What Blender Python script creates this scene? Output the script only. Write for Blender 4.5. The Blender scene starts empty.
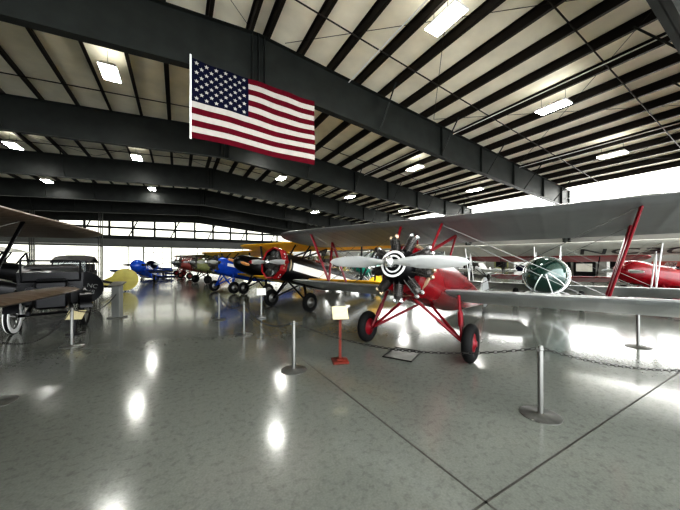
import bpy, math, random
from mathutils import Vector, Matrix
random.seed(7)
C = bpy.context.scene.collection
R = math.radians
PI = math.pi

# ------------------------------------------------------------------ materials
def mat(name, col, rough=.5, metal=0., var=.12, scale=6., bump=0., spec=.5, emit=0., coat=0., stretch=None):
    m = bpy.data.materials.new(name); m.use_nodes = True
    nt = m.node_tree; b = nt.nodes['Principled BSDF']
    b.inputs['Roughness'].default_value = rough
    b.inputs['Metallic'].default_value = metal
    b.inputs['Specular IOR Level'].default_value = spec
    b.inputs['Coat Weight'].default_value = coat
    b.inputs['Coat Roughness'].default_value = .06
    tc = nt.nodes.new('ShaderNodeTexCoord'); nz = nt.nodes.new('ShaderNodeTexNoise')
    nz.inputs['Scale'].default_value = scale; nz.inputs['Detail'].default_value = 5
    src = tc.outputs['Object']
    if stretch:
        mp = nt.nodes.new('ShaderNodeMapping'); mp.inputs['Scale'].default_value = stretch
        nt.links.new(src, mp.inputs['Vector']); src = mp.outputs['Vector']
    nt.links.new(src, nz.inputs['Vector'])
    rp = nt.nodes.new('ShaderNodeValToRGB')
    rp.color_ramp.elements[0].position = .3; rp.color_ramp.elements[1].position = .7
    rp.color_ramp.elements[0].color = tuple(c * (1 - var) for c in col) + (1,)
    rp.color_ramp.elements[1].color = tuple(min(1, c * (1 + var)) for c in col) + (1,)
    nt.links.new(nz.outputs['Fac'], rp.inputs['Fac'])
    nt.links.new(rp.outputs['Color'], b.inputs['Base Color'])
    if emit:
        nt.links.new(rp.outputs['Color'], b.inputs['Emission Color'])
        b.inputs['Emission Strength'].default_value = emit
    if bump:
        bp = nt.nodes.new('ShaderNodeBump'); bp.inputs['Strength'].default_value = bump
        bp.inputs['Distance'].default_value = .02
        nt.links.new(nz.outputs['Fac'], bp.inputs['Height']); nt.links.new(bp.outputs['Normal'], b.inputs['Normal'])
    return m

def fabric(name, col, rough=.4, metal=0., pitch=.35):
    """doped wing cloth: faint ribs across the span (object X)"""
    m = mat(name, col, rough, metal, .08, 2.)
    nt = m.node_tree; b = nt.nodes['Principled BSDF']
    tc = nt.nodes.new('ShaderNodeTexCoord'); w = nt.nodes.new('ShaderNodeTexWave')
    w.bands_direction = 'X'; w.inputs['Scale'].default_value = 1 / pitch * .314
    w.inputs['Distortion'].default_value = 0
    nt.links.new(tc.outputs['Object'], w.inputs['Vector'])
    pw = nt.nodes.new('ShaderNodeMath'); pw.operation = 'POWER'; pw.inputs[1].default_value = 5
    nt.links.new(w.outputs['Fac'], pw.inputs[0])
    bp = nt.nodes.new('ShaderNodeBump'); bp.inputs['Strength'].default_value = .25; bp.inputs['Distance'].default_value = .02
    nt.links.new(pw.outputs[0], bp.inputs['Height']); nt.links.new(bp.outputs['Normal'], b.inputs['Normal'])
    return m

FLOOR_ROUGH = .115
def floor_mat():
    m = bpy.data.materials.new('polished_concrete'); m.use_nodes = True
    nt = m.node_tree; b = nt.nodes['Principled BSDF']; L = nt.links.new
    tc = nt.nodes.new('ShaderNodeTexCoord')
    def noise(s, d, dist=0.):
        n = nt.nodes.new('ShaderNodeTexNoise'); n.inputs['Scale'].default_value = s; n.inputs['Detail'].default_value = d
        n.inputs['Distortion'].default_value = dist; L(tc.outputs['Object'], n.inputs['Vector']); return n
    a = noise(.45, 4, .4); c = noise(16., 12, .35); e = noise(60, 3)
    def ramp(n, p0, c0, p1, c1):
        r = nt.nodes.new('ShaderNodeValToRGB'); r.color_ramp.elements[0].position = p0; r.color_ramp.elements[1].position = p1
        r.color_ramp.elements[0].color = (*c0, 1); r.color_ramp.elements[1].color = (*c1, 1); L(n.outputs['Fac'], r.inputs['Fac']); return r
    ra = ramp(a, .3, (.138, .144, .13), .7, (.182, .19, .172))
    rc = ramp(c, .28, (.74, .75, .74), .5, (1, 1, 1))
    re = ramp(e, .3, (.86, .86, .86), .7, (1.1, 1.1, 1.1))
    m1 = nt.nodes.new('ShaderNodeMixRGB'); m1.blend_type = 'MULTIPLY'; m1.inputs[0].default_value = .8
    L(ra.outputs[0], m1.inputs[1]); L(rc.outputs[0], m1.inputs[2])
    m2 = nt.nodes.new('ShaderNodeMixRGB'); m2.blend_type = 'MULTIPLY'; m2.inputs[0].default_value = .8
    L(m1.outputs[0], m2.inputs[1]); L(re.outputs[0], m2.inputs[2])
    L(m2.outputs[0], b.inputs['Base Color'])
    rr = ramp(c, .3, (FLOOR_ROUGH * .85,) * 3, .7, (FLOOR_ROUGH * 1.2,) * 3)
    L(rr.outputs[0], b.inputs['Roughness'])
    b.inputs['Specular IOR Level'].default_value = .5
    b.inputs['Coat Weight'].default_value = .15; b.inputs['Coat Roughness'].default_value = .06
    bp = nt.nodes.new('ShaderNodeBump'); bp.inputs['Strength'].default_value = .05; bp.inputs['Distance'].default_value = .01
    L(a.outputs['Fac'], bp.inputs['Height']); L(bp.outputs['Normal'], b.inputs['Normal'])
    return m
FLOOR_ROUGH = .15

M = dict(
    rafter=mat('painted_steel_beam', (.018, .0205, .0185), .5, 0, .25, 1.5, spec=.35),
    purlin=mat('dark_primer_steel', (.02, .016, .013), .55, 0, .25, 2, spec=.3),
    insul=mat('white_faced_insulation', (.88, .84, .72), .55, 0, .1, .8, .25),
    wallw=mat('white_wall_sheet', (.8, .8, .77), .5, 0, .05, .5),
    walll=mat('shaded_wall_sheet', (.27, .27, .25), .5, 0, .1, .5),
    wallg=mat('grey_header', (.16, .165, .155), .5, 0, .1, .5),
    day=mat('daylit_translucent_panel', (1, 1, .97), .4, 0, .02, .3, emit=3.6),
    dayf=mat('glowing_pane_and_siding', (.98, .97, .86), .4, 0, .05, .3, emit=.75),  # own glow; also used on the white doors and siding
    frame=mat('dark_window_bar', (.06, .06, .055), .5),
    white=mat('white_enamel', (.8, .8, .79), .3, 0, .04),
    lens=mat('fixture_lens', (1, .98, .93), .3, 0, .02, emit=38.),
    uplight=mat('added_uplight', (1, .97, .88), .3, 0, .02, emit=5.),
    red=mat('red_enamel', (.15, .003, .008), .22, 0, .3, 3, spec=.4),
    redpipe=mat('red_tube', (.16, .005, .012), .35, 0, .15, spec=.35),
    dred=mat('deep_red_fabric', (.24, .008, .012), .4, 0, .15, spec=.3),
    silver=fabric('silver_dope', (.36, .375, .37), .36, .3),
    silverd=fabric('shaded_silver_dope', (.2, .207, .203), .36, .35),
    cream=fabric('cream_fabric', (.5, .49, .44), .45),
    yellow=fabric('yellow_fabric', (1., .58, .035), .4),
    tan=fabric('brown_varnished_fabric', (.12, .085, .058), .45),
    black=mat('black_enamel', (.004, .004, .005), .3, 0, .2, spec=.3),
    tyre=mat('black_rubber', (.008, .008, .008), .75, 0, .2, 20, spec=.3),
    alu=mat('polished_aluminium', (.75, .76, .76), .2, .9, .08, 3),
    prop=mat('silver_propeller', (.72, .73, .72), .28, .55, .06, 3),
    steel=mat('brushed_steel', (.2, .2, .19), .4, .8, .15, 30, stretch=(1, 1, .05)),
    engine=mat('engine_metal', (.085, .08, .075), .45, .6, .4, 30),
    brass=mat('brass_rocker_cap', (.5, .4, .28), .35, .8, .2, 10),
    blue=mat('blue_enamel', (.01, .075, .42), .25, 0, .15, 3, coat=.4),
    navy=mat('navy_canton', (.005, .006, .02), .8, 0, .15, 6, spec=.1),
    flagred=mat('flag_red', (.085, .004, .012), .8, 0, .14, 6, spec=.1),
    flagwhite=mat('flag_white', (.36, .34, .31), .8, 0, .06, 6, spec=.1),
    green=mat('dark_green_polished', (.015, .05, .04), .08, .3, .2, 3, coat=1.),
    teal=mat('teal_enamel', (.01, .22, .16), .3, 0, .1, coat=.3),
    olive=mat('olive_fabric', (.16, .17, .07), .5, 0, .2),
    maroon=mat('maroon_enamel', (.2, .04, .03), .4, 0, .2),
    lemon=mat('pale_yellow_enamel', (.42, .37, .09), .4, 0, .12, 3),
    orange=mat('varnished_wood', (.75, .36, .14), .35, 0, .2, 8),
    signred=mat('rust_red_paint', (.13, .025, .016), .45, 0, .2, 10, spec=.3),
    placard=mat('cream_placard', (.55, .49, .31), .5, 0, .06, 20),
    chain=mat('dark_chain', (.04, .039, .037), .45, .6, .2, 20),
    pan=mat('grey_drip_pan', (.14, .14, .13), .3, .5, .25, 8),
    joint=mat('joint_filler', (.042, .04, .035), .6, 0, .3, 10),
    leather=mat('black_leather', (.03, .028, .027), .5, 0, .3, 15),
    glass=mat('clear_windscreen', (.6, .65, .65), .05, 0, .02),
    pink=mat('pink_cloth', (.75, .2, .28), .6, 0, .1),
)
M['glass'].node_tree.nodes['Principled BSDF'].inputs['Transmission Weight'].default_value = .85

# ------------------------------------------------------------------ mesh helpers
class MB:
    def __init__(s, T=None): s.v = []; s.f = []; s.m = []; s.T = T; s.mi = 0
    def add(s, vs, fs):
        o = len(s.v); s.v += [tuple(p) for p in vs]; s.f += [tuple(i + o for i in f) for f in fs]; s.m += [s.mi] * len(fs); return s
    def box(s, c, d, rz=0, b=0):
        x, y, z = d[0] / 2, d[1] / 2, d[2] / 2; b = min(b, x * .9, y * .9, z * .9)
        if b <= 0:
            p = [(sx * x, sy * y, sz * z) for sz in (-1, 1) for sy in (-1, 1) for sx in (-1, 1)]
            f = [(0, 2, 3, 1), (4, 5, 7, 6), (0, 1, 5, 4), (2, 6, 7, 3), (0, 4, 6, 2), (1, 3, 7, 5)]
        else:   # chamfered along all edges: three stacked octagon-ish rings
            def ring(ix, iy, z_): return [(-ix, -y + (y - iy), z_), (ix, -iy, z_), (ix, iy, z_), (-ix, iy, z_)]
            p = []
            for zz, ins in ((-z, b), (-z + b, 0), (z - b, 0), (z, b)):
                X, Y = x - ins, y - ins
                k = b
                p += [(-X + k, -Y, zz), (X - k, -Y, zz), (X, -Y + k, zz), (X, Y - k, zz), (X - k, Y, zz), (-X + k, Y, zz), (-X, Y - k, zz), (-X, -Y + k, zz)]
            f = [tuple(range(7, -1, -1)), tuple(range(24, 32))]
            for r in range(3):
                for i in range(8):
                    j = (i + 1) % 8; f.append((r * 8 + i, r * 8 + j, r * 8 + 8 + j, r * 8 + 8 + i))
        ca, sa = math.cos(rz), math.sin(rz)
        return s.add([(c[0] + a * ca - e * sa, c[1] + a * sa + e * ca, c[2] + g) for a, e, g in p], f)
    def tube(s, a, b, r, r2=None, n=8, flat=None):
        a, b = Vector(a), Vector(b); d = (b - a)
        if d.length < 1e-6: return s
        d.normalize(); r2 = r if r2 is None else r2
        u = d.orthogonal().normalized() if flat is None else (Vector(flat[0]) - d * d.dot(Vector(flat[0]))).normalized()
        w = d.cross(u); k = 1 if flat is None else flat[1]
        vs = []
        for p, q in ((a, r), (b, r2)):
            for i in range(n):
                t = 2 * PI * i / n; vs.append(p + u * (q * k * math.cos(t)) + w * (q * math.sin(t)))
        fs = [(i, (i + 1) % n, n + (i + 1) % n, n + i) for i in range(n)] + [tuple(range(n - 1, -1, -1)), tuple(range(n, 2 * n))]
        return s.add(vs, fs)
    def path(s, pts, r, n=6):
        pts = [Vector(p) for p in pts]; vs = []; fs = []
        for i, p in enumerate(pts):
            d = (pts[min(i + 1, len(pts) - 1)] - pts[max(i - 1, 0)]).normalized()
            u = d.cross(Vector((0, 0, 1)));  u = u.normalized() if u.length > 1e-3 else d.orthogonal().normalized()
            w = d.cross(u)
            vs += [p + u * (r * math.cos(2 * PI * k / n)) + w * (r * math.sin(2 * PI * k / n)) for k in range(n)]
        for i in range(len(pts) - 1):
            fs += [(i * n + k, i * n + (k + 1) % n, (i + 1) * n + (k + 1) % n, (i + 1) * n + k) for k in range(n)]
        fs += [tuple(range(n - 1, -1, -1)), tuple(range((len(pts) - 1) * n, len(pts) * n))]
        return s.add(vs, fs)
    def lathe(s, prof, o, ax, n=20, close=False):
        """prof: list of (radius, distance along ax)"""
        o = Vector(o); d = Vector(ax).normalized(); u = d.orthogonal().normalized(); w = d.cross(u); vs = []; fs = []
        for r, h in prof:
            vs += [o + d * h + u * (r * math.cos(2 * PI * k / n)) + w * (r * math.sin(2 * PI * k / n)) for k in range(n)]
        m = len(prof)
        for i in range(m - 1 + (1 if close else 0)):
            j = (i + 1) % m
            fs += [(i * n + k, i * n + (k + 1) % n, j * n + (k + 1) % n, j * n + k) for k in range(n)]
        if not close: fs += [tuple(range(n - 1, -1, -1)), tuple(range((m - 1) * n, m * n))]
        return s.add(vs, fs)
    def loft(s, rings, cap=True):
        n = len(rings[0]); vs = [p for r in rings for p in r]; fs = []
        for i in range(len(rings) - 1):
            fs += [(i * n + k, i * n + (k + 1) % n, (i + 1) * n + (k + 1) % n, (i + 1) * n + k) for k in range(n)]
        if cap: fs += [tuple(range(n - 1, -1, -1)), tuple(range((len(rings) - 1) * n, len(rings) * n))]
        return s.add(vs, fs)
    def slab(s, pts, axis, th):
        """polygon pts (3d) extruded +-th/2 along axis"""
        a = Vector(axis).normalized() * (th / 2); n = len(pts)
        vs = [Vector(p) - a for p in pts] + [Vector(p) + a for p in pts]
        return s.add(vs, [tuple(range(n - 1, -1, -1)), tuple(range(n, 2 * n))] + [(i, (i + 1) % n, n + (i + 1) % n, n + i) for i in range(n)])
    def torus(s, o, ax, r1, r2, n=20, k=8, sq=1.):
        prof = [(r1 + r2 * math.cos(2 * PI * i / k), r2 * sq * math.sin(2 * PI * i / k)) for i in range(k)]
        return s.lathe(prof, o, ax, n, True)
    def obj(s, name, m, parent=None, smooth=True, loc=None):
        me = bpy.data.meshes.new(name)
        vs = [s.T(p) for p in s.v] if s.T else s.v
        me.from_pydata(vs, [], s.f)
        for x in (m if isinstance(m, (list, tuple)) else [m]): me.materials.append(x)
        if s.mi or any(s.m): me.polygons.foreach_set('material_index', s.m)
        import bmesh
        bm = bmesh.new(); bm.from_mesh(me); bmesh.ops.recalc_face_normals(bm, faces=bm.faces); bm.to_mesh(me); bm.free()
        if smooth:
            me.polygons.foreach_set('use_smooth', [True] * len(me.polygons)); me.set_sharp_from_angle(angle=R(38))
        me.update()
        o = bpy.data.objects.new(name, me); C.objects.link(o)
        if parent: o.parent = parent
        if loc: o.location = loc
        return o

def text_obj(name, body, size, m, parent, origin, right, up, T=None, ext=.004, sx=1.):
    cu = bpy.data.curves.new(name, 'FONT'); cu.body = body; cu.size = size; cu.extrude = ext; cu.align_x = 'CENTER'; cu.align_y = 'CENTER'
    o = bpy.data.objects.new(name, cu); C.objects.link(o)
    bpy.context.view_layer.update()
    me = bpy.data.meshes.new_from_object(o); bpy.data.objects.remove(o)
    r, u = Vector(right), Vector(up); n = r.cross(u); og = Vector(origin)
    for v in me.vertices:
        p = og + r * v.co.x * sx + u * v.co.y + n * v.co.z
        v.co = T(p) if T else p
    me.materials.clear(); me.materials.append(m)
    o = bpy.data.objects.new(name, me); C.objects.link(o); o.parent = parent
    return o

def tag(o, label, cat, group=None, kind=None):
    o['label'] = label; o['category'] = cat
    if group: o['group'] = group
    if kind: o['kind'] = kind
    return o
def thing(name, label, cat, loc=(0, 0, 0), rz=0, group=None):
    o = bpy.data.objects.new(name, None); C.objects.link(o); o.location = loc; o.rotation_euler = (0, 0, rz); o.empty_display_size = .2
    return tag(o, label, cat, group)
def struct(o): o['kind'] = 'structure'; return o
def kids(o): return [x for x in C.objects if x.parent == o]
def copy_tree(o, parent=None):
    c = o.copy(); C.objects.link(c)
    if parent: c.parent = parent
    for ch in kids(o): copy_tree(ch, c)
    return c

# ------------------------------------------------------------------ camera (level, eye 1.65 m, turned 29.6 deg from the hall's length)
cam = bpy.data.cameras.new('camera'); co = bpy.data.objects.new('camera', cam); C.objects.link(co)
cam.sensor_width = 36; cam.lens = 36 * 285.5 / 680; cam.shift_y = 7 / 680; cam.clip_end = 300
co.location = (0, 0, 1.65); co.rotation_euler = (R(90), 0, R(-29.6))
bpy.context.scene.camera = co

# ------------------------------------------------------------------ shell
XL, XR, YB, YF = -26., 30.6, -7.5, 61.
RX = 2.9                                      # ridge
def rtop(x): return 11.05 - (.115 * (x - RX) if x > RX else .059 * (RX - x))
def rbot(x): return 9.03 - (.097 * (x - RX) if x > RX else .044 * (RX - x))
RY = [2.3 + 9.7 * i for i in range(6)] + [60.3]

fl = MB(); nx, ny = 2, 2
fl.add([(XL, YB, 0), (XR, YB, 0), (XR, YF, 0), (XL, YF, 0), (XL, YB, -.2), (XR, YB, -.2), (XR, YF, -.2), (XL, YF, -.2)],
       [(0, 1, 2, 3), (7, 6, 5, 4), (0, 4, 5, 1), (1, 5, 6, 2), (2, 6, 7, 3), (3, 7, 4, 0)])
struct(fl.obj('floor', floor_mat(), smooth=False))
jm = MB()
for x in (-10.4, -4.28, 1.84, 7.96, 14.08, 20.2): jm.box((x, (YB + YF) / 2, .0006), (.016, YF - YB, .0012))
for y in (-4.9, 1.21, 7.33, 13.45, 19.57, 25.7): jm.box(((XL + XR) / 2, y, .0006), (XR - XL, .016, .0012))
struct(jm.obj('trim_1', M['joint'], smooth=False))
ce = MB()
for a, b in ((XL, RX), (RX, XR)):
    za, zb = rtop(a) + .36, rtop(b) + .36
    ce.add([(a, YB, za), (b, YB, zb), (b, YF, zb), (a, YF, za), (a, YB, za + .15), (b, YB, zb + .15), (b, YF, zb + .15), (a, YF, za + .15)],
           [(3, 2, 1, 0), (4, 5, 6, 7), (0, 1, 5, 4), (2, 3, 7, 6), (1, 2, 6, 5), (0, 4, 7, 3)])
struct(ce.obj('ceiling', M['insul'], smooth=False))

# purlins along the hall, each a Z-section
def purlin(x):
    m = MB(); z = rtop(x)
    m.box((x, (YB + YF) / 2, z + .18), (.02, YF - YB, .36)); m.box((x + .055, (YB + YF) / 2, z + .012), (.13, YF - YB, .02)); m.box((x - .045, (YB + YF) / 2, z + .345), (.11, YF - YB, .016))
    m.box((x + .115, (YB + YF) / 2, z + .03), (.012, YF - YB, .04))
    return struct(m.obj('purlin_beam', M['purlin'], smooth=False))
x = RX + .35
while x < XR - .3: purlin(x); x += 1.52
x = RX - .35
while x > XL + .3: purlin(x); x -= 1.52

# rafters: tapered I frames with stiffeners, knee columns
def rafter(y):
    m = MB(); xs = [XL + .6, -18, -10, -4, RX, 9, 15, 21, 27, XR - .5]
    def zb(x): return rbot(x)
    for a, b in zip(xs, xs[1:]):
        for (w, z0a, z1a, z0b, z1b) in ((.03, zb(a), rtop(a), zb(b), rtop(b)), (.34, zb(a), zb(a) + .03, zb(b), zb(b) + .03), (.34, rtop(a) - .03, rtop(a), rtop(b) - .03, rtop(b))):
            p = [(a, y - w / 2, z0a), (b, y - w / 2, z0b), (b, y + w / 2, z0b), (a, y + w / 2, z0a), (a, y - w / 2, z1a), (b, y - w / 2, z1b), (b, y + w / 2, z1b), (a, y + w / 2, z1a)]
            m.add(p, [(0, 3, 2, 1), (4, 5, 6, 7), (0, 1, 5, 4), (1, 2, 6, 5), (2, 3, 7, 6), (3, 0, 4, 7)])
    for x in (RX - .25, RX, RX + .25, -12, 13.8, 17.6, 21.4, 25.6, 28.6, -20): m.box((x, y, (rbot(x) + rtop(x)) / 2), (.03, .33, rtop(x) - rbot(x)))
    for xc, sg in ((XR - .5, 1), (XL + .5, -1)):
        zt = rtop(xc)
        p0, p1 = xc - sg * .95, xc - sg * .35
        for w, dx in ((.03, 0),):
            m.add([(p0, y - .02, zt), (p1 if False else xc, y - .02, zt), (xc, y - .02, 0), (xc - sg * .4, y - .02, 0), (p0, y + .02, zt), (xc, y + .02, zt), (xc, y + .02, 0), (xc - sg * .4, y + .02, 0)],
                  [(0, 1, 2, 3), (7, 6, 5, 4), (0, 4, 5, 1), (2, 6, 7, 3)])
        m.tube((xc, y, 0), (xc, y, zt), .17, n=4); m.tube((xc - sg * .4, y, 0), (p0, y, zt - 1.6), .16, n=4)
    return struct(m.obj('rafter_beam', M['rafter'], smooth=False))
for y in RY: rafter(y)

# fly braces, sag rods (steel bits of the roof)
def rods(name, segs, r, mm):
    m = MB()
    for a, b in segs: m.tube(a, b, r, n=5)
    return struct(m.obj(name, mm))
for i, y in enumerate(RY[:-1]):
    sg = []
    for x in (-16, -8, 9.2, 13.8, 18.3, 22.9, 27.4):
        for dy in (-1.3, 1.3): sg.append(((x, y, rbot(x) + .06), (x, y + dy, rtop(x) + .05)))
    rods('trim_%d' % (2 + i), sg, .035, M['rafter'])
k = 8
for i, y in enumerate(RY[:-1]):
    for dy in (-2.42, 2.42):
        yy = y + dy
        rods('trim_%d' % k, [((XL + .5, yy, rtop(XL + .5) - .02), (RX, yy, rtop(RX) - .02)), ((RX, yy, rtop(RX) - .02), (XR - .4, yy, rtop(XR - .4) - .02))], .028, M['purlin']); k += 1
# roof cross-bracing rods
sg = []
for y0, y1 in ((2.5, 11.8), (21.9, 31.2)):
    for xa, xb in ((4, 13), (13, 22), (22, 30), (-6, 2.5), (-15, -6)):
        sg.append(((xa, y0, rtop(xa) + .1), (xb, y1, rtop(xb) + .1))); sg.append(((xa, y1, rtop(xa) + .1), (xb, y0, rtop(xb) + .1)))
rods('trim_%d' % k, sg, .011, M['chain']); k += 1
# white conduit runs feeding the lamps; eave pair painted white as daylit purlins
rods('trim_%d' % k, [((x, YB, rtop(x) - .07), (x, 55, rtop(x) - .07)) for x in (7.3, 14.9, 22.3)] + [((29.0, YB, 7.75), (29.0, 55, 7.75)), ((29.6, YB, 7.2), (29.6, 55, 7.2))], .03, M['white']); k += 1

# right wall: white sheet below with shade put into its grey, translucent daylight band above
zr = rtop(XR) + .25
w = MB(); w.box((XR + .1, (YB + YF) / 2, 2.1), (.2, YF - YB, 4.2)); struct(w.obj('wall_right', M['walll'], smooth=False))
w = MB(); w.box((XR + .1, (YB + YF) / 2, (4.2 + zr) / 2), (.14, YF - YB, zr - 4.2)); struct(w.obj('window_1', M['day'], smooth=False))
w = MB()
for z in (4.2, 5.5, 6.7): w.box((XR - .05, (YB + YF) / 2, z), (.1, YF - YB, .12))
struct(w.obj('trim_%d' % k, M['wallw'], smooth=False)); k += 1
# left wall
w = MB(); w.box((XL - .1, (YB + YF) / 2, 4.8), (.2, YF - YB, 9.6)); struct(w.obj('wall_left', M['wallw'], smooth=False))
# far wall: header, girder, clerestory and the door glazing
GZ = 5.75
w = MB()
w.add([(XL, YF, 0), (XR, YF, 0), (XR, YF + .2, 0), (XL, YF + .2, 0), (XL, YF, GZ), (XR, YF, GZ), (XR, YF + .2, GZ), (XL, YF + .2, GZ)],
      [(0, 1, 5, 4), (3, 7, 6, 2), (4, 5, 6, 7), (0, 4, 7, 3), (1, 2, 6, 5)])
struct(w.obj('wall_far', M['wallw'], smooth=False))
w = MB(); w.add([(XL, YF + .05, GZ), (XR, YF + .05, GZ), (XR, YF + .05, rtop(XR) + .3), (RX, YF + .05, rtop(RX) + .3), (XL, YF + .05, rtop(XL) + .3)], [(0, 1, 2, 3, 4)])
struct(w.obj('window_2', M['dayf'], smooth=False))
w = MB()
for x in [XL + 3.2 * i for i in range(18)]: w.box((x, YF - .12, (GZ + rtop(x)) / 2), (.3, .2, rtop(x) + .2 - GZ))
w.box(((XL + XR) / 2, YF - .18, GZ + .12), (XR - XL, .3, .6)); w.box(((XL + XR) / 2, YF - .14, GZ + 1.75), (XR - XL, .2, .34))
for i in range(9): w.tube((XL + 6.2 * i, YF - .3, GZ + .2), (XL + 6.2 * i + 1.5, YF - .3, GZ + 3.4), .1, n=5)
struct(w.obj('trim_%d' % k, M['rafter'], smooth=False)); k += 1
w = MB(); w.box(((XL + XR) / 2, YF - .1, 4.95), (XR - XL, .16, 1.4)); struct(w.obj('trim_%d' % k, M['wallg'], smooth=False)); k += 1
# glazed hangar door
gx0, gx1 = -5.2, 20.
w = MB(); w.add([(gx0, YF - .06, .4), (gx1, YF - .06, .4), (gx1, YF - .06, 4.3), (gx0, YF - .06, 4.3)], [(0, 1, 2, 3)])
wd = struct(w.obj('window_3', M['dayf'], smooth=False))
w = MB(); nx = 18
for i in range(nx + 1): w.box((gx0 + (gx1 - gx0) * i / nx, YF - .1, 2.35), (.07 if i % 3 else .16, .08, 3.9))
for i in range(5): w.box(((gx0 + gx1) / 2, YF - .1, .4 + 3.9 * i / 4), (gx1 - gx0, .08, .07))
w.obj('window_siding_bars', M['frame'], wd, smooth=False)
dr = MB(); dr.box((-9.2, YF - .1, 2.15), (3.4, .1, 4.25)); d0 = struct(dr.obj('door_1', M['dayf'], smooth=False))  # white door, its brightness put in as emission
f = MB()
for x in (-10.95, -7.45): f.box((x, YF - .18, 2.15), (.14, .12, 4.3))
f.obj('door_frame', M['wallg'], d0, smooth=False)
dr = MB(); dr.box((-6.4, YF - .1, 2.15), (1.9, .1, 4.25)); struct(dr.obj('door_2', M['dayf'], smooth=False))  # second white door with the same added glow
dr = MB(); dr.box((-18.4, YF - .1, 2.85), (14.6, .1, 5.7)); d0 = struct(dr.obj('glowing_siding', M['dayf'], smooth=False))  # white siding wall made to glow, no glazing here
f = MB()
for z in (1.3, 2.4, 3.5, 4.6): f.box((-18.4, YF - .18, z), (14.6, .06, .1))  # siding lines across the glowing wall
f.obj('window_siding_bars', M['wallw'], d0, smooth=False)
# inner columns on the left
for i, (x, y) in enumerate(((-9.3, 50.8), (-16.1, 50.8), (-20.5, 41.1))):
    w = MB(); h = rbot(x)
    w.box((x, y, h / 2), (.04, .4, h)); w.box((x - .2, y, h / 2), (.04, .45, h)); w.box((x + .2, y, h / 2), (.04, .45, h))
    struct(w.obj('interior_column', M['rafter'], smooth=False))

# ------------------------------------------------------------------ high-bay lamps
def lamp():
    t = thing('ceiling_light', '', 'ceiling light', group='fluorescent lamps under the roof')
    m = MB(); m.loft([[(sx * a, sy * b, z) for sx, sy in ((-1, -1), (1, -1), (1, 1), (-1, 1))] for a, b, z in ((.33, .64, -.06), (.35, .66, -.02), (.2, .6, .09), (.18, .58, .1))])
    m.obj('housing', M['white'], t, smooth=False)
    m = MB(); m.box((0, 0, -.068), (.62, 1.24, .012)); m.obj('lens', M['lens'], t, smooth=False)
    m = MB(); m.box((0, 0, .104), (.3, 1.1, .008)); m.obj('added_uplight', M['uplight'], t, smooth=False)  # glowing strip added on top to brighten the ceiling
    for y in (-.5, .5):
        m = MB(); m.tube((0, y, .1), (0, y, .62), .008, n=4); m.obj('hanger', M['chain'], t)
    return t
LP = [(7.9, 6.66, 'big bright ceiling lamp nearest the camera at the top of the picture'),
      (15.5, 6.8, 'ceiling lamp second along the near bay, hanging below a long white conduit'),
      (22.9, 6.9, 'ceiling lamp of the near bay closest to the bright side windows'),
      (-2.64, 16.2, 'ceiling lamp on the dim side of the ridge, beyond the flag hoist'),
      (16, 16.4, 'ceiling lamp in the second bay above the red biplane engine'),
      (23.2, 16.3, 'ceiling lamp in the second bay near the side windows above the biplane wing'),
      (5.8, 19., 'ceiling lamp hidden behind the hanging flag'),
      (8.7, 26.9, 'ceiling lamp just below the bottom corner of the flag, in the third bay'),
      (16.6, 27, 'ceiling lamp in the third bay over the black biplane, mid row'),
      (24.3, 26.8, 'ceiling lamp in the third bay close to the side windows'),
      (-2.9, 28.3, 'ceiling lamp behind the second roof beam, over the central aisle'),
      (-9.9, 28.3, 'ceiling lamp behind the second roof beam, over the parked cars'),
      (-11.2, 38.7, 'ceiling lamp in the fourth bay above the brown wing'),
      (-2.6, 39.6, 'ceiling lamp in the fourth bay over the central aisle'),
      (17.1, 37.4, 'ceiling lamp in the fourth bay over the far row of biplanes'),
      (8.7, 46.2, 'small distant ceiling lamp in the fifth bay near the ridge')]
l0 = lamp()
for i, (x, y, lab) in enumerate(LP):
    o = l0 if i == 0 else copy_tree(l0)
    o.location = (x, y, rtop(x) - .56); o['label'] = lab

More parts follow.
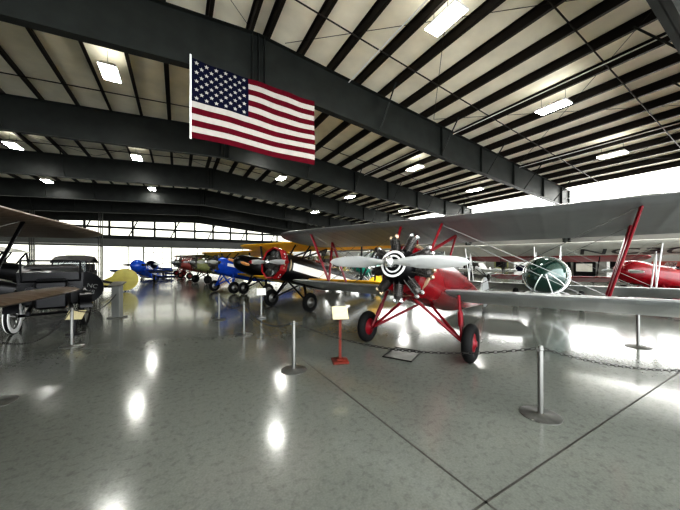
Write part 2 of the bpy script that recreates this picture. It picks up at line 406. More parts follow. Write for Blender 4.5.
# ------------------------------------------------------------------ flag
def flag():
    x0, x1, y0 = .43, 5.29, 11.62
    nxx, nzz = 39, 26
    def P(u, v, off=0):
        zt = 9.04 + (8.8 - 9.04) * u - .03 * math.sin(u * PI * 4) ** 2; zb_ = 6.15 + (5.94 - 6.15) * u + .03 * math.sin(u * 7)
        y = y0 + .05 * math.sin(u * 9 + v * 3) * (.3 + .7 * u) + .03 * math.sin(v * 8 + u * 5)
        return (x0 + (x1 - x0) * u, y - off, zt + (zb_ - zt) * v)
    t = thing('flag', 'large stars and stripes flag hanging from the nearest roof beam', 'flag', (2.8, y0, 0))
    t.location = (0, 0, 0)
    m = MB()
    vs = [P(i / nxx, j / nzz) for j in range(nzz + 1) for i in range(nxx + 1)]
    m.v = vs
    for j in range(nzz):
        for i in range(nxx):
            a = j * (nxx + 1) + i; m.f.append((a, a + 1, a + nxx + 2, a + nxx + 1)); stripe = j // 2
            m.m.append(2 if (i < 16 and stripe < 7) else (0 if stripe % 2 == 0 else 1))
    o = m.obj('banner', [M['flagred'], M['flagwhite'], M['navy']], t); o['label'] = 'thirteen red and white stripes with a navy canton'
    s = MB()
    for r in range(9):
        for c in range(6 if r % 2 == 0 else 5):
            u = (.5 + c * 1.0 + (0 if r % 2 == 0 else .5)) / 6 * (16 / 39); v = (r + .8) / 9.6 * (14 / 26)
            pts = []
            for q in range(10):
                rr = (.086 if q % 2 == 0 else .04); a = PI / 2 + q * PI / 5
                pts.append(P(u + rr * math.cos(a) / 4.86, v - rr * math.sin(a) / 2.95, .015))
            s.add(pts, [tuple(range(10))])
    s.obj('stars', M['flagwhite'], t, smooth=False)
    p = MB(); p.tube((x0 - .03, y0, 6.1), (x0 - .03, y0, 9.14), .035); p.obj('hoist_pole', M['white'], t)
    for u in (.05, .3, .55, .8, .98):
        r = MB(); a = P(u, 0); r.tube(a, (a[0], 11.8, rbot(a[0]) + .02 if rbot(a[0]) > a[2] else a[2] + .03), .012, n=5); r.obj('hanging_cord', M['chain'], t)
flag()

# ------------------------------------------------------------------ aircraft
def wing_mb(T, h, chord, yle, z, dih=.01, inc=0., th=.085, tip=.5, cut=0.):
    m = MB(T); rings = []
    ss = []; tr = chord * tip
    N = 9
    pos = [i / 6 * (h - tr) for i in range(7)] + [(h - tr) + tr * math.sin(PI / 2 * i / N) for i in range(1, N + 1)]
    ss = [-p for p in reversed(pos[1:])] + pos
    for s_ in ss:
        a = abs(s_); k = 1 if a <= h - tr else math.sqrt(max(.0009, 1 - ((a - (h - tr)) / tr) ** 2))
        c = chord * k; mid = yle - chord * .45; le = mid + c * .45; zz = z + a * dih
        pr = []
        for f_, up in ((0, 0), (.05, .45), (.15, .8), (.32, 1.), (.55, .8), (.8, .38), (1, .03)): pr.append((f_, up * .75))
        for f_, lo in ((.98, -.03), (.7, -.12), (.4, -.2), (.15, -.28), (.04, -.22)): pr.append((f_, lo))
        rings.append([(s_, le - f_ * c, zz + q * th * chord * (.35 + .65 * k) + (-f_ * c + (yle - le)) * math.tan(inc)) for f_, q in pr])
    return m.loft(rings)

def sect(y, hw, zc, hh, p=2.6, n=20):
    out = []
    for i in range(n):
        t = 2 * PI * (i + .5) / n; c, s = math.cos(t), math.sin(t)
        out.append((hw * math.copysign(abs(c) ** (2 / p), c), y, zc + hh * math.copysign(abs(s) ** (2 / p), s)))
    return out

def aircraft(name, label, loc, rz, P, group=None, cat='airplane'):
    t = thing(name, label, cat, (loc[0], loc[1], 0), rz, group)
    r = P.get('wr', .32); al = R(P.get('pitch', 12)); ca, sa = math.cos(al), math.sin(al)
    def T(p):
        x, y, z = p; z -= r
        return (x, y * ca - z * sa, r + y * sa + z * ca)
    hz = P.get('hubz', 1.43); hy = P.get('huby', 1.157); far = P.get('far', False)
    body = P['body']; wingm = P['wing']; gm = P.get('gear', body)
    ns = 12 if far else 22
    # fuselage
    fs = P.get('fus') or [(.72, .36, hz - .02, .40), (.45, .42, hz - .03, .46), (-.4, .43, hz - .05, .50), (-1.6, .42, hz - .06, .50), (-2.6, .34, hz - .02, .42), (-4., .2, hz + .03, .27), (-5.6, .035, hz + .08, .13)]
    m = MB(T); m.loft([sect(*q, p=P.get('sq', 2.8), n=ns) for q in fs]); m.obj('fuselage', body, t)
    if P.get('stripe'):
        for sx in (-1, 1):
            m = MB(T); top, bot = [], []
            for (y, hw, zc, hh) in fs[1:]:
                top.append((sx * (hw * 1.012), y, zc + hh * .34)); bot.append((sx * (hw * 1.012), y, zc - hh * .22))
            n = len(top); m.add(top + bot, [(i, i + 1, n + i + 1, n + i) for i in range(n - 1)])
            m.obj('side_flash', P['stripe'], t)['label'] = 'long contrasting flash along the fuselage side'
    if P.get('cockpit', True):
        for y in (-1.0, -2.0):
            m = MB(T); m.torus((0, y, hz + .40), (0, .1, 1), .25, .035, 14, 6); m.obj('cockpit_coaming', M['leather'], t)
        for y in (-.72, -1.72):
            m = MB(T); m.slab([(-.24, y, hz + .42), (.24, y, hz + .42), (.18, y - .12, hz + .66), (-.18, y - .12, hz + .66)], (0, 1, .4), .012)
            m.obj('windscreen', M['glass'], t, smooth=False)
    # engine
    E = P.get('engine', 'radial')
    if E == 'radial':
        er = P.get('er', .55); nc = P.get('ncyl', 9)
        m = MB(T); m.lathe([(.30, -.5), (.30, -.15), (.24, -.05), (.22, .0), (.20, .05)], (0, hy - .18, hz), (0, 1, 0), 20)
        eng = m.obj('engine', M['black'] if P.get('rings') else M['engine'], t)
        if P.get('rings'):
            for q, w_, g in ((.205, .022, -.13), (.135, .016, -.12)):
                m = MB(T); m.torus((0, hy + g, hz), (0, 1, 0), q, w_, 28, 8); m.obj('nose_ring', M['white'], eng)['label'] = 'white painted ring on the black crankcase'
        for i in range(nc):
            a = 2 * PI * (i + .5) / nc; d = Vector((math.sin(a), 0, math.cos(a))); o = Vector((0, hy - P.get('eo', .42), hz))
            m = MB(T); pr = [(.06, .2)]
            nf = 3 if far else 8
            for q in range(nf):
                h0 = .24 + q * (er - .3) / nf; pr += [(.085, h0), (.085, h0 + .012), (.066, h0 + .018), (.066, h0 + (er - .3) / nf - .004)]
            pr += [(.075, er - .06), (.05, er)]
            m.lathe(pr, o, d, 8 if far else 12)
            cy = m.obj('cylinder', P.get('cylm', M['engine']), eng)
            if not far:
                side = Vector((math.cos(a), 0, -math.sin(a)))
                for q in (-1, 1):
                    m = MB(T); c0 = o + d * (er + .0) + side * (.055 * q); m.lathe([(.02, -.03), (.04, 0), (.04, .03), (.015, .055)], c0, d, 8)
                    m.obj('rocker_box', M['brass'] if i % 3 == 0 else M['alu'], cy)
                    m = MB(T); m.tube(o + d * .22 + side * (.05 * q) + Vector((0, .14, 0)), c0 + Vector((0, .03, 0)), .009, n=5); m.obj('pushrod_tube', M['engine'], cy)
        if not far:
            m = MB(T); m.torus((0, hy - .62, hz), (0, 1, 0), er * .8, .035, 24, 6); m.obj('exhaust_collector', M['brass'], eng)
    elif E == 'cowl':
        cr = P['cr']; cm = P['cowl']
        m = MB(T); m.lathe([(.05, .42), (cr * .35, .40), (cr * .68, .28), (cr * .9, .08), (cr, -.2), (cr, -.55), (cr * .93, -.8)], (0, hy - .2, hz), (0, 1, 0), 28); m.obj('nose_cowl', cm, t)
        if P.get('cring'):
            m = MB(T); m.torus((0, hy - .42, hz), (0, 1, 0), cr * 1.02, .05, 32, 8); m.obj('cowl_ring', M['alu'], t)['label'] = 'polished metal band around the cowling'
            for a in (-.95, -.3, .5):
                m = MB(T); pts = []
                for q in range(7):
                    rr = (cr * (.2 + .8 * math.sin(q / 6 * PI / 2))); pts.append((rr * math.sin(a), hy - .2 + .42 * math.cos(q / 6 * PI / 2) - .2 * (q / 6) ** 2 + .015, hz - rr * math.cos(a) * .98))
                m.path(pts, .02); m.obj('cowl_seam', M['white'], t)['label'] = 'pale seam strip running back over the nose'
    if P.get('ring'):
        rr = P['ringr']; m = MB(T); m.lathe([(rr - .03, .0), (rr + .02, .03), (rr + .05, -.08), (rr + .03, -.24), (rr - .03, -.24), (rr, -.08)], (0, P.get('ringy', hy - .5), hz), (0, 1, 0), 9 if P.get('hexring') else 28, True)
        rg = m.obj('cowl_ring', P['ring'], t)
        m = MB(T); m.lathe([(rr - .035, .0), (rr - .04, -.12), (rr - .04, -.24), (rr - .05, -.24), (rr - .05, 0)], (0, P.get('ringy', hy - .5), hz), (0, 1, 0), 8, True); m.obj('ring_liner', M['black'], rg)
    # propeller
    if P.get('prop'):
        pr_, pm = P['prop'], P.get('pmat', M['prop']); pa = R(P.get('pang', 0))
        m = MB(T); m.lathe([(.07, -.14), (.075, .02), (.09, .03), (.09, .07), (.05, .1), (.03, .14)], (0, hy, hz), (0, 1, 0), 16); hub = m.obj('propeller', M['alu'], t)
        for sg in (0, PI):
            a = pa + sg; d = Vector((math.cos(a), 0, math.sin(a))); u = Vector((-math.sin(a), 0, math.cos(a))); m = MB(T); rings = []
            for f_, cw, tw in ((.03, .05, 70), (.12, .07, 60), (.25, .13, 42), (.45, .17, 28), (.7, .155, 19), (.88, .12, 15), (.97, .07, 14), (1., .02, 14)):
                tt = R(tw); cdir = u * math.cos(tt) * (1 if sg == 0 else 1) + Vector((0, 1, 0)) * math.sin(tt) * (1 if sg == 0 else -1); nd = d.cross(cdir); o = Vector((0, hy + .03, hz)) + d * (pr_ * f_)
                hw = cw * pr_ / 1.22 * .62
                rings.append([o + cdir * (hw * math.cos(q)) + nd * (max(.012, (.045 * (1 - f_))) * math.sin(q)) for q in [2 * PI * i / 12 for i in range(12)]])
            m.loft(rings); b = m.obj('blade', pm, hub)
            if P.get('tipmat'):
                m = MB(T); o = Vector((0, hy + .03, hz)); m.loft([[o + d * (pr_ * f_) + u * (cw * pr_ * .6 * math.cos(q)) + Vector((0, 1, 0)) * (.03 * math.sin(q)) for q in [2 * PI * i / 10 for i in range(10)]] for f_, cw in ((.86, .12), (.95, .09), (1.005, .03))])
                # painted tip follows the blade
                m.obj('blade_tip', P['tipmat'], hub)
    # wings
    U = P.get('upper'); Lw = P.get('lower'); dih = P.get('dih', .012)
    if U: wing_mb(T, U['h'], U['c'], U['y'], U['z'], U.get('d', dih), R(U.get('i', 0)), tip=U.get('tip', .5)).obj('upper_wing', U.get('m', wingm), t)
    if Lw: wing_mb(T, Lw['h'], Lw['c'], Lw['y'], Lw['z'], Lw.get('d', dih), R(Lw.get('i', 2)), tip=Lw.get('tip', .5)).obj('lower_wing', Lw.get('m', wingm), t)
    sm = P.get('strut', gm)
    if U and Lw and P.get('ips'):
        s_ = P['ips']
        for sg in (-1, 1):
            zu = U['z'] + s_ * U.get('d', dih) - .02; zl = Lw['z'] + s_ * Lw.get('d', dih) + .06
            fu = (sg * s_, U['y'] - .25, zu); ru = (sg * s_, U['y'] - 1.15, zu); sl_ = P.get('slant', .1); fl_ = (sg * (s_ - sl_), Lw['y'] - .25, zl); rl = (sg * (s_ - sl_), Lw['y'] - 1.1, zl - .03)
            for a, b in ((fu, fl_), (ru, rl), (ru, fl_)):
                m = MB(T); m.tube(a, b, P.get('ipr', .022), n=8, flat=((0, 1, 0), 2.0)); m.obj('interplane_strut', P.get('ipm', sm), t)
            if not far:
                for a, b in (((sg * .45, Lw['y'] - .3, hz - .35), fu), ((sg * .45, Lw['y'] - .95, hz - .35), ru), ((sg * .35, U['y'] - .3, U['z'] - .02), fl_), ((sg * .35, U['y'] - 1.1, U['z'] - .02), rl)):
                    m = MB(T); m.tube(a, b, .006, n=4); m.obj('flying_wire', M['steel'], t)
    if U and P.get('cab', True):
        for sg in (-1, 1):
            top = U['z'] - .02; x0 = .36; x1 = .42
            for a, b in (((sg * x0, U['y'] + .05, hz + .36), (sg * x1, U['y'] - .25, top)), ((sg * x0, U['y'] - .95, hz + .40), (sg * x1, U['y'] - 1.1, top)), ((sg * x0, U['y'] + .05, hz + .36), (sg * x1, U['y'] - 1.1, top))):
                m = MB(T); m.tube(a, b, .02, n=8, flat=((0, 1, 0), 1.6)); m.obj('cabane_strut', sm, t)
    # landing gear
    tk = P.get('track', 1.0); bz = hz - .5
    for sg in (-1, 1):
        ax = Vector((sg * tk, 0, r)); inn = ax - Vector((sg * .13, 0, 0))
        legs = [(inn, (sg * .06, .28, bz + .03)), (inn, (sg * .06, -.5, bz + .02)), (inn + Vector((0, .02, .02)), (sg * .72 if P.get('outrig') else sg * .38, -.18, bz + (.17 if P.get('outrig') else .12)))]
        for i, (a, b) in enumerate(legs):
            m = MB(T); m.tube(a, b, .028, n=8, flat=((0, 1, 0), 1.3))
            if i == 2:
                a, b = Vector(a), Vector(b); m.tube(a + (b - a) * .3, a + (b - a) * .62, .045, n=10)
            m.obj('landing_gear_leg', gm, t)
        m = MB(T); wd = .062
        m.torus(ax, (1, 0, 0), r - .085, .085, 14 if far else 26, 10); m.obj('tyre', M['tyre'], t)
        m = MB(T); m.lathe([(.045, -.1), (.06, -.08), (r - .14, -.045), (r - .12, 0), (r - .14, .045), (.06, .08), (.045, .1)], ax, (1, 0, 0), 16); m.obj('wheel_hub', P.get('hub', gm), t)
    # tail
    ty = fs[-1][0]; tz = fs[-1][2]
    tm = P.get('tail', wingm)
    hh_ = P.get('tailspan', 1.45)
    m = MB(T); pts = []
    for i in range(17):
        a = PI * i / 16; pts.append((hh_ * math.cos(a), ty + .75 - .9 * math.sin(a) * 0 + .28 * math.sin(a), tz + .02))
    pts += [(-hh_ * .95, ty + .35, tz + .02), (-hh_ * .7, ty - .15, tz + .02), (-.1, ty - .05, tz + .02), (.1, ty - .05, tz + .02), (hh_ * .7, ty - .15, tz + .02), (hh_ * .95, ty + .35, tz + .02)]
    m.slab(pts, (0, 0, 1), .05); m.obj('tailplane', tm, t)
    rd = P.get('rud', .5)
    m = MB(T); pts = []
    for i in range(24):
        a = 2 * PI * i / 24; pts.append((0, ty - .05 + rd * 1.02 * math.cos(a), tz + rd * .62 + rd * 1.02 * math.sin(a)))
    m.slab(pts, (1, 0, 0), .06); rud = m.obj('rudder', P.get('rudm', tm), t)
    m = MB(T); m.slab([(0, ty + .95, tz + .1), (0, ty + .2, tz + .1), (0, ty + .2, tz + rd * 1.2), (0, ty + .45, tz + rd * .9)], (1, 0, 0), .045); m.obj('tail_fin', tm, t)
    zt = T((0, ty + .1, tz - .1))
    a = Vector((0, ty + .25, tz - .05)); T0 = T(a)
    m = MB(); m.tube(T0, (T0[0], T0[1] - .12, max(.03, 0.03)), .025); m.obj('tail_skid', M['steel'], t)
    if P.get('ruddertext'):
        a, b = P['ruddertext']; x = -.036
        text_obj('registration_letters', a, .22, M['wallg'], rud, (x, ty - .3, tz + rd * .8), (0, -1, 0), (0, 0, 1), T)
        text_obj('registration_digits', b, .22, M['wallg'], rud, (x, ty - .2, tz + rd * .42), (0, -1, 0), (0, 0, 1), T)
    if P.get('wingtext'):
        tx, s0, sz = P['wingtext']
        text_obj('wing_lettering', tx, sz, M['black'], t, (-s0, U['y'] - 1.1, U['z'] - .05 + s0 * U.get('d', dih)), (-1, 0, 0), (0, 1, 0), T, ext=.002, sx=1.15)
    if P.get('band'):
        bm_, y0, y1 = P['band']
        for sx in (-1, 1):
            m = MB(T); m.add([(sx * .45, y0, hz + .13), (sx * .45, y1, hz + .13), (sx * .45, y1, hz - .03), (sx * .45, y0, hz - .03)], [(0, 1, 2, 3)]); m.obj('white_panel', bm_, t, smooth=False)
    return t

FACE = R(111.8)                                   # noses turned towards the aisle
stdU = lambda h, m=None, **k: dict(dict(h=h, c=1.6, y=.335, z=2.426), **({'m': m} if m else {}), **k)
# red biplane
aircraft('red_biplane', 'silver-winged red biplane with open radial engine in the foreground', (3.8, 3.94), FACE, dict(
    body=M['red'], wing=M['silver'], gear=M['redpipe'], rings=True, prop=1.22, er=.56,
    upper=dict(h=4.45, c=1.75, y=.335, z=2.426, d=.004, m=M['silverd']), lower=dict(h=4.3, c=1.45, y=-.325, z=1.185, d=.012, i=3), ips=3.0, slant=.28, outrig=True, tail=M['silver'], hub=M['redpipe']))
# black and yellow biplane
aircraft('black_biplane', 'black biplane with yellow wings and a red ring behind its engine', (3.28 + .13, 9.27 + .32), FACE, dict(
    body=M['black'], wing=M['yellow'], gear=M['black'], strut=M['black'], prop=1.02, er=.5, ring=M['dred'], eo=.25, cylm=M['steel'], ringr=.52, ringy=1.02, hexring=True, stripe=M['white'], tipmat=M['dred'],
    upper=dict(h=4.25, c=1.4, y=-.0, z=2.43, d=.004), lower=dict(h=3.4, c=1.35, y=-.35, z=1.12, d=.012), ips=2.6, tail=M['yellow'], hub=M['steel']))
aircraft('racing_monoplane', 'low black airplane with a varnished wooden propeller between the blue and black biplanes', (3.3, 14.2), FACE, dict(
    body=M['black'], wing=M['black'], gear=M['black'], prop=.95, pmat=M['orange'], pang=8, engine='cowl', cr=.42, cowl=M['black'], far=True, cab=False, cockpit=False,
    tailspan=.95, lower=dict(h=1.2, c=1.1, y=-1.75, z=1.1), hub=M['steel']))
aircraft('blue_biplane', 'bright blue biplane with yellow wings and a white panel on its side', (2.16, 16.48), FACE, dict(
    body=M['blue'], wing=M['yellow'], gear=M['blue'], strut=M['black'], prop=1.1, far=True, er=.5, ncyl=7, band=(M['white'], .3, -.5), cockpit=False,
    upper=dict(h=4.0, c=1.4, y=.0, z=2.25), lower=dict(h=1.65, c=1.2, y=-.4, z=1.1), ips=1.4, hub=M['steel']))
aircraft('olive_biplane', 'small olive biplane with a pale yellow wing far down the row', (1.6, 24.6), FACE, dict(
    body=M['olive'], wing=M['lemon'], gear=M['black'], prop=1.0, far=True, er=.5, ncyl=7, cockpit=False,
    upper=dict(h=2.6, c=1.3, y=.2, z=2.2, m=M['olive']), lower=dict(h=2.4, c=1.2, y=-.3, z=1.1), ips=1.9))
aircraft('maroon_biplane', 'distant maroon airplane with cream wings beyond the olive biplane', (.6, 31.5), FACE, dict(
    body=M['maroon'], wing=M['cream'], gear=M['maroon'], prop=1.0, far=True, er=.5, ncyl=7, cockpit=False,
    upper=dict(h=3.2, c=1.3, y=.2, z=2.3), lower=dict(h=3.0, c=1.2, y=-.3, z=1.1), ips=2.2))
aircraft('cream_biplane', 'pale cream airplane near the far glazed doors', (.2, 38.5), FACE, dict(
    body=M['white'], wing=M['cream'], gear=M['dred'], prop=1.0, far=True, er=.5, ncyl=7, cockpit=False,
    upper=dict(h=3.4, c=1.4, y=.2, z=2.4), lower=dict(h=3.0, c=1.2, y=-.3, z=1.1), ips=2.2))
# second row on the right
aircraft('green_nosed_biplane', 'white-winged biplane with a polished dark green nose behind the red biplane', (12.02, 5.48), FACE, dict(
    body=M['green'], wing=M['cream'], gear=M['white'], strut=M['white'], engine='cowl', cr=.66, cowl=M['green'], cring=True, hubz=1.0, huby=1.157, pitch=15,
    upper=dict(h=5.2, c=1.75, y=.335, z=2.33, d=.004), lower=dict(h=4.4, c=1.45, y=-.3, z=.86, m=M['silver'], d=.01), ips=3.0, wingtext=('NC30', 2.35, 1.), hub=M['steel']))
aircraft('red_winged_biplane', 'dark airplane with low deep red wings behind the green-nosed biplane', (17.9, 8.23), FACE, dict(
    body=M['maroon'], wing=M['dred'], gear=M['black'], prop=1.0, far=True, hubz=1.2, pitch=15,
    upper=dict(h=4.2, c=1.4, y=.2, z=2.0), lower=dict(h=2.9, c=1.2, y=-.3, z=.95), ips=2.3))
aircraft('red_monoplane', 'glossy red airplane lying side-on by the right edge of the view', (16.9, 4.0), R(60), dict(
    body=M['red'], wing=M['dred'], gear=M['redpipe'], engine='cowl', cr=.5, cowl=M['red'], prop=.9, far=True, pitch=8, hubz=1.12, cab=False,
    lower=dict(h=2.3, c=1.2, y=-.6, z=.78), sq=2.2))
aircraft('teal_biplane', 'teal green and white airplane glimpsed between the red biplane wings', (10.0, 15.0), FACE, dict(
    body=M['teal'], wing=M['white'], gear=M['white'], prop=1.0, far=True, er=.5, ncyl=7, stripe=M['white'],
    upper=dict(h=3.6, c=1.4, y=.2, z=2.3), lower=dict(h=3.2, c=1.2, y=-.3, z=1.1), ips=2.3))
backs = [(22.6, -2.5, 'yellow', 'lemon', 'yellow biplane parked along the side windows nearest the camera'), (22.9, 16., 'white', 'white', 'white biplane parked along the side windows'),
         (22.9, 23.4, 'red', 'cream', 'red biplane with cream wings parked along the side windows'), (22.9, 31, 'silver', 'silver', 'silver biplane parked along the side windows'),
         (15.5, 22.5, 'blue', 'white', 'blue biplane with white wings in the middle of the hall'), (13.5, 29.5, 'maroon', 'lemon', 'maroon biplane with yellow wings in the middle of the hall')]
for x, y, b, wm, lab in backs:
    aircraft('parked_biplane', lab, (x, y), FACE, dict(body=M[b], wing=M[wm], gear=M['black'], prop=1.0, far=True, er=.5, ncyl=7, cockpit=False,
             upper=dict(h=3.3, c=1.4, y=.2, z=2.3), lower=dict(h=3.0, c=1.2, y=-.3, z=1.1), ips=2.2), group='biplanes in the back rows')
# left side
aircraft('brown_biplane', 'biplane with brown varnished wings reaching in at the left edge', (-2.06, 1.4), R(-95.5), dict(
    body=M['black'], wing=M['tan'], gear=M['black'], strut=M['black'], prop=1.1, pang=90, pitch=3, er=.45, ncyl=7,
    upper=dict(h=7.9, c=2.0, y=-.0, z=2.3, d=.0, tip=.55), lower=dict(h=6.3, c=1.35, y=-.05, z=1.13, d=.0, i=1), ips=4.55, slant=.9, ipr=.013, huby=.95))
aircraft('black_tailed_biplane', 'airplane showing a round black rudder with white registration, tail towards the aisle', (-8.98, 14.3), R(90), dict(
    body=M['black'], wing=M['cream'], gear=M['black'], prop=1.0, rud=.6, rudm=M['black'], tail=M['black'], ruddertext=('NC', '7048'), tailspan=.95, far=True,
    upper=dict(h=2.5, c=1.4, y=.2, z=2.4), lower=dict(h=2.4, c=1.2, y=-.3, z=1.1), ips=1.8))
aircraft('yellow_tailed_biplane', 'airplane with a round yellow tail turned towards the aisle', (-8.4, 19.75), R(90), dict(
    body=M['black'], wing=M['cream'], gear=M['black'], prop=1.0, rud=.6, rudm=M['lemon'], tail=M['lemon'], tailspan=.95, far=True,
    upper=dict(h=2.4, c=1.4, y=.2, z=2.4), lower=dict(h=2.4, c=1.2, y=-.3, z=1.1), ips=1.8))
aircraft('blue_monoplane', 'bright blue low-wing airplane far down on the left of the aisle', (-2.6, 27.6), R(170), dict(
    body=M['blue'], wing=M['blue'], gear=M['blue'], engine='cowl', cr=.5, cowl=M['blue'], prop=.9, pmat=M['black'], far=True, cab=False, hubz=1.2,
    lower=dict(h=2.2, c=1.3, y=.2, z=1.0)))
aircraft('small_blue_monoplane', 'smaller blue airplane farther down the aisle on the left', (-2.3, 36.), R(170), dict(
    body=M['blue'], wing=M['blue'], gear=M['white'], engine='cowl', cr=.45, cowl=M['navy'], prop=.9, far=True, cab=False, hubz=1.2,
    lower=dict(h=1.7, c=1.3, y=.2, z=1.0)))

# ------------------------------------------------------------------ vintage cars (front towards local -Y)
def car(label, loc, rz, roof, group=None, wr=.36, hi=0., ww=(-1, 1), steer=0.):
    t = thing('vintage_car', label, 'car', loc, rz, group); bk = M['black']
    tw = .62; wb = 2.1
    m = MB()
    for s in (-1, 1): m.box((s * .36, 1.2, .5), (.07, 3.1, .1), b=.01)
    for y in (.3, .3 + wb): m.tube((-tw, y, wr), (tw, y, wr), .035)
    m.obj('chassis', bk, t)
    m = MB(); ring = lambda y, w, h, z0: [(-w, y, z0), (w, y, z0), (w * 1.02, y, z0 + h * .6), (w * .7, y, z0 + h), (-w * .7, y, z0 + h), (-w * 1.02, y, z0 + h * .6)]
    m.loft([ring(.12, .27, .58, .56), ring(1.0, .36, .66, .56)]); m.obj('hood', bk, t, smooth=False)
    m = MB(); m.box((0, .08, .86), (.56, .09, .66), b=.04); m.obj('radiator', M['black'], t)
    m = MB()
    for q in range(2):
        y0, y1 = ((1.0, 1.85), (1.85, 2.75))[q]
        m.loft([[(-.6, y0, .55), (.6, y0, .55), (.62, y0, 1.1 + .1 * q + hi), (-.62, y0, 1.1 + .1 * q + hi)], [(-.6, y1, .55), (.6, y1, .55), (.62, y1, 1.2 + .06 * q + hi), (-.62, y1, 1.2 + .06 * q + hi)]])
    m.obj('body_tub', bk, t, smooth=False)
    for y in (1.6, 2.4):
        m = MB(); m.box((0, y, 1.12), (1.1, .45, .18), b=.05); m.box((0, y + .26, 1.34), (1.1, .14, .46), b=.05); m.obj('seat', M['leather'], t)
    m = MB(); P_ = [(-.55, .98, 1.15), (.55, .98, 1.15), (.55, .9, 1.68), (-.55, .9, 1.68)]
    for a, b in zip(P_, P_[1:] + P_[:1]): m.tube(a, b, .022)
    ws = m.obj('windshield_frame', bk, t)
    if roof: m = MB(); m.slab(P_, (0, 1, .15), .008); m.obj('windshield_glass', M['glass'], ws, smooth=False)
    m = MB(); m.torus((-.3, 1.32, 1.3), (0, -.7, .6), .2, .016, 20, 6); m.tube((-.3, 1.32, 1.3), (-.3, .95, 1.0), .016); m.obj('steering_wheel', bk, t)
    for s in (-1, 1):
        m = MB(); m.lathe([(.03, .1), (.08, .06), (.1, 0), (.095, -.05)], (s * .33, 0, .98), (0, 1, 0), 16); m.obj('headlamp', M['black'], t)
        m = MB(); m.box((s * .66, 1.35, .38), (.24, 1.3, .03), b=.005); m.obj('running_board', bk, t)
        for y in (.3, .3 + wb):
            m = MB(); pts = [(y + (wr + .09) * math.cos(a), wr + (wr + .09) * math.sin(a)) for a in [R(15 + 150 * i / 10) for i in range(11)]]
            rr = []
            for q, z in pts: rr.append([(s * tw - .12, q, z), (s * tw + .12, q, z), (s * tw + .12, q, z + .02), (s * tw - .12, q, z + .02)])
            m.loft(rr); m.obj('fender', bk, t)
            st = steer if y < 1 else 0.; AX = (math.cos(st), math.sin(st), 0); FW = Vector((-math.sin(st), math.cos(st), 0)); WC = Vector((s * tw, y, wr))
            m = MB(); m.torus((s * tw, y, wr), AX, wr - .05, .05, 28, 8); ty = m.obj('tyre', M['tyre'], t)
            if s in ww:
                m = MB(); m.lathe([(wr - .1, .04), (wr - .06, .056), (wr - .02, .05), (wr - .012, .04)] + [(wr - .012, -.04), (wr - .02, -.05), (wr - .06, -.056), (wr - .1, -.04)], (s * tw, y, wr), AX, 28, True); m.obj('white_sidewall', M['white'], ty)
            m = MB(); m.torus((s * tw, y, wr), AX, wr - .1, .02, 24, 6); m.lathe([(.03, -.08), (.055, -.06), (.055, .06), (.03, .08)], (s * tw, y, wr), AX, 12)
            for i in range(12):
                a = 2 * PI * i / 12; m.tube(WC, WC + FW * ((wr - .1) * math.cos(a)) + Vector((0, 0, (wr - .1) * math.sin(a))), .014, n=5)
            m.obj('spoked_wheel', M['steel'], ty)
    if roof:
        m = MB(); rr = []
        for i in range(9):
            q = i / 8; y = .95 + 1.9 * q; h = 1.72 + .22 * math.sin(PI * q); rr.append([(-.66, y, h - .12), (.66, y, h - .12), (.62, y, h - .02), (.3, y, h + .03), (-.3, y, h + .03), (-.62, y, h - .02)])
        m.loft(rr); m.obj('folding_top', M['leather'], t)
        for s in (-1, 1):
            for y in (1.1, 1.9, 2.7):
                m = MB(); m.tube((s * .6, y, 1.1), (s * .62, y, 1.75), .018); m.obj('top_bow', bk, t)
    return t
car('black open vintage car with white-walled spoked wheels behind the brown wing', (-2.62, 9.3, 0), R(15), False, None, .39, .28, (-1,), R(-14))
car('dark vintage car with a raised folding top beyond the black open car', (-4.1, 15.8, 0), R(1), True)

# ------------------------------------------------------------------ barriers
def stanchion(label, x, y):
    t = thing('stanchion', label, 'stanchion', (x, y, 0), 0, 'chain barrier posts')
    m = MB(); m.lathe([(.195, 0), (.195, .008), (.18, .014), (.04, .022), (.03, .03)], (0, 0, 0), (0, 0, 1), 32); m.obj('base', M['pan'], t)
    m = MB(); m.lathe([(.026, .02), (.026, .74), (.022, .75), (.004, .752)], (0, 0, 0), (0, 0, 1), 16); m.obj('post', M['steel'], t)
    m = MB(); m.torus((0, 0, .71), (0, 0, 1), .03, .007, 16, 6); m.obj('collar', M['steel'], t)
    for q in (.045, -.045):
        m = MB(); m.torus((q, 0, .71), (0, 1, 0), .014, .004, 12, 5); m.obj('chain_eye', M['steel'], t)
    return t
ST = [(3.4, 1.61, 'steel stanchion in front of the red biplane wing, nearest on the right'),
      (1.54, 4.14, 'steel stanchion beside the red sign post'),
      (1.3, 6.68, 'steel stanchion before the black biplane wheels'),
      (1.02, 8.76, 'steel stanchion before the blue biplane'),
      (-1.81, 7.48, 'steel stanchion before the black vintage car'),
      (-1.87, 4.9, 'steel stanchion at the extreme left edge, only its base in view'),
      (7.77, 1.96, 'steel stanchion standing behind the lower wing of the red biplane'),
      (6.4, .1, 'steel stanchion just past the right edge holding the near chain')]
for x, y, l in ST: stanchion(l, x, y)
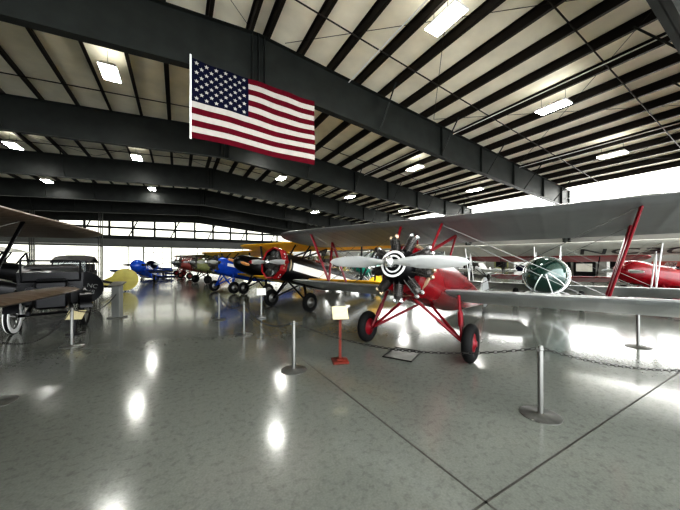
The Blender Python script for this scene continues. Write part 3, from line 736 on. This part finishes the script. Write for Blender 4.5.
def chain(label, a, b, sag):
    m = MB(); a = Vector((a[0], a[1], .71)); b = Vector((b[0], b[1], .71)); n = max(8, int((b - a).length / .045))
    d = (b - a).normalized(); a = a + d * .05; b = b - d * .05
    P_ = lambda q: a + (b - a) * q - Vector((0, 0, sag * 4 * q * (1 - q)))
    for i in range(n):
        p, q = P_(i / n), P_((i + 1) / n); dd = (q - p).normalized(); c = (p + q) / 2; L = (q - p).length * .68
        side = dd.cross(Vector((0, 0, 1))).normalized(); up = side.cross(dd)
        e = side if i % 2 else up; ring = []
        for t_ in range(10):
            w = 2 * PI * t_ / 10; ring.append(c + dd * (L * math.cos(w)) + e * (.013 * math.sin(w)))
        nn = dd.cross(e); rr = []
        for t_ in range(10):
            o = ring[t_]; rad = (o - c).normalized(); rr.append([o + rad * .0045, o + nn * .0045, o - rad * .0045, o - nn * .0045])
        rr.append(rr[0]); m.loft(rr, cap=False)
    return tag(m.obj('barrier_chain', M['chain']), label, 'chain', 'barrier chains')
S = [(s[0], s[1]) for s in ST]
chain('dark chain slung from the near right stanchion out past the frame', S[0], S[7], .26)
chain('dark chain running under the red biplane nose between two stanchions', S[1], S[0], .2)
chain('dark chain sagging between the stanchions before the black biplane', S[2], S[1], .22)
chain('dark chain sagging between the stanchions before the blue biplane', S[3], S[2], .22)
chain('dark chain hanging before the black vintage car wheels', S[5], S[4], .25)
chain('dark chain between the car stanchion and the grey pedestal', S[4], (-1.56, 10.5), .22)
chain('dark chain behind the red biplane lower wing', S[6], (10.2, .6), .25)

# ------------------------------------------------------------------ signs, pedestal, pan
def sign(label, x, y, rz, postm, pm, h=.76, w=.26):
    t = thing('sign_stand', label, 'sign', (x, y, 0), rz)
    m = MB(); m.box((0, 0, .02), (.26, .26, .04), b=.008); m.box((0, 0, .05), (.12, .12, .03), b=.006); m.obj('base', postm, t)
    m = MB(); m.box((0, 0, h / 2 + .02), (.04, .04, h - .04)); m.obj('post', postm, t, smooth=False)
    m = MB(); s = R(50); c, q = math.cos(s), math.sin(s); hh = .12
    m.slab([(-w / 2, -hh * c, h - hh * q + .05), (w / 2, -hh * c, h - hh * q + .05), (w / 2, hh * c, h + hh * q + .05), (-w / 2, hh * c, h + hh * q + .05)], (0, -q, c), .015)
    m.obj('placard', pm, t, smooth=False)
    return t
sign('red post sign with tilted cream placard before the red biplane', 2.33, 4.1, R(-20), M['signred'], M['placard'])
sign('grey post sign with white placard before the black biplane', 2.15, 8.5, R(-10), M['steel'], M['white'], .72)
sign('small black sign stand with yellow placard at the foot of the vintage car', -2.02, 8.6, R(-20), M['black'], M['placard'], .4, .34)
t = thing('display_pedestal', 'grey square reading pedestal beside the round black rudder', 'pedestal', (-1.56, 10.62, 0), R(-25))
m = MB(); m.box((0, 0, .48), (.22, .18, .96), b=.01); m.obj('column_box', M['wallg'], t)
m = MB(); m.slab([(-.18, -.13, .95), (.18, -.13, .95), (.18, .13, 1.05), (-.18, .13, 1.05)], (0, -.3, 1), .03); m.obj('tilted_top', M['steel'], t, smooth=False)
m = MB(); m.box((0, 0, .015), (.4, .32, .03), b=.006); m.obj('plinth', M['pan'], t)
t = thing('drip_pan', 'flat grey drip pan on the floor under the red biplane nose', 'pan', (3.48, 3.87, 0), R(29.5))
m = MB(); m.box((0, 0, .006), (.62, .5, .008)); m.obj('sheet', M['pan'], t, smooth=False)
m = MB()
for a, b in (((-.31, -.25), (.31, -.25)), ((.31, -.25), (.31, .25)), ((.31, .25), (-.31, .25)), ((-.31, .25), (-.31, -.25))): m.tube((a[0], a[1], .014), (b[0], b[1], .014), .012, n=6)
m.obj('rim', M['chain'], t)

# ------------------------------------------------------------------ display boards along the right wall
cols = ['cream', 'maroon', 'white', 'black', 'tan', 'white', 'olive', 'cream', 'black', 'white', 'dred', 'cream', 'tan', 'black']
BW = ['by the side wall nearest the camera', 'second along the side wall', 'third along the side wall', 'fourth along the side wall', 'fifth along the side wall', 'sixth along the side wall', 'seventh along the side wall', 'eighth along the side wall', 'ninth along the side wall', 'tenth along the side wall', 'eleventh along the side wall', 'twelfth along the side wall', 'last but one along the side wall', 'last along the side wall']
names = dict(cream='cream', maroon='maroon', white='white', black='black', tan='brown', olive='olive', dred='deep red')
for i, c in enumerate(cols):
    y = 3.6 + 2.35 * i; x = 29.5 - .25 * (i % 3); h = (2.2, 1.7, 2.5, 1.9)[i % 4]
    t = thing('display_board', '%s standing display board %s' % (names[c], BW[i]) , 'display board', (x, y, 0), R(90), 'display boards along the side wall')
    m = MB(); m.box((0, 0, h / 2 + .15), (1.5, .05, h - .3), b=.01); m.obj('panel', M[c], t, smooth=False)
    for sx in (-.6, .6):
        m = MB(); m.box((sx, 0, .03), (.08, .5, .06), b=.01); m.box((sx, 0, .2), (.05, .05, .36)); m.obj('foot', M['chain'], t, smooth=False)
    m = MB(); m.box((0, .045, h * .62), (1.1, .03, h * .35), b=.006); m.obj('picture', M[('white', 'navy', 'black', 'cream')[i % 4]], t, smooth=False)
# ------------------------------------------------------------------ light
wld = bpy.data.worlds.new('hall_daylight'); bpy.context.scene.world = wld; wld.use_nodes = True
wld.node_tree.nodes['Background'].inputs['Color'].default_value = (.95, .98, 1, 1)
wld.node_tree.nodes['Background'].inputs['Strength'].default_value = 2.9
vs = bpy.context.scene.view_settings
vs.view_transform = 'Standard'; vs.look = 'High Contrast'; vs.exposure = .95
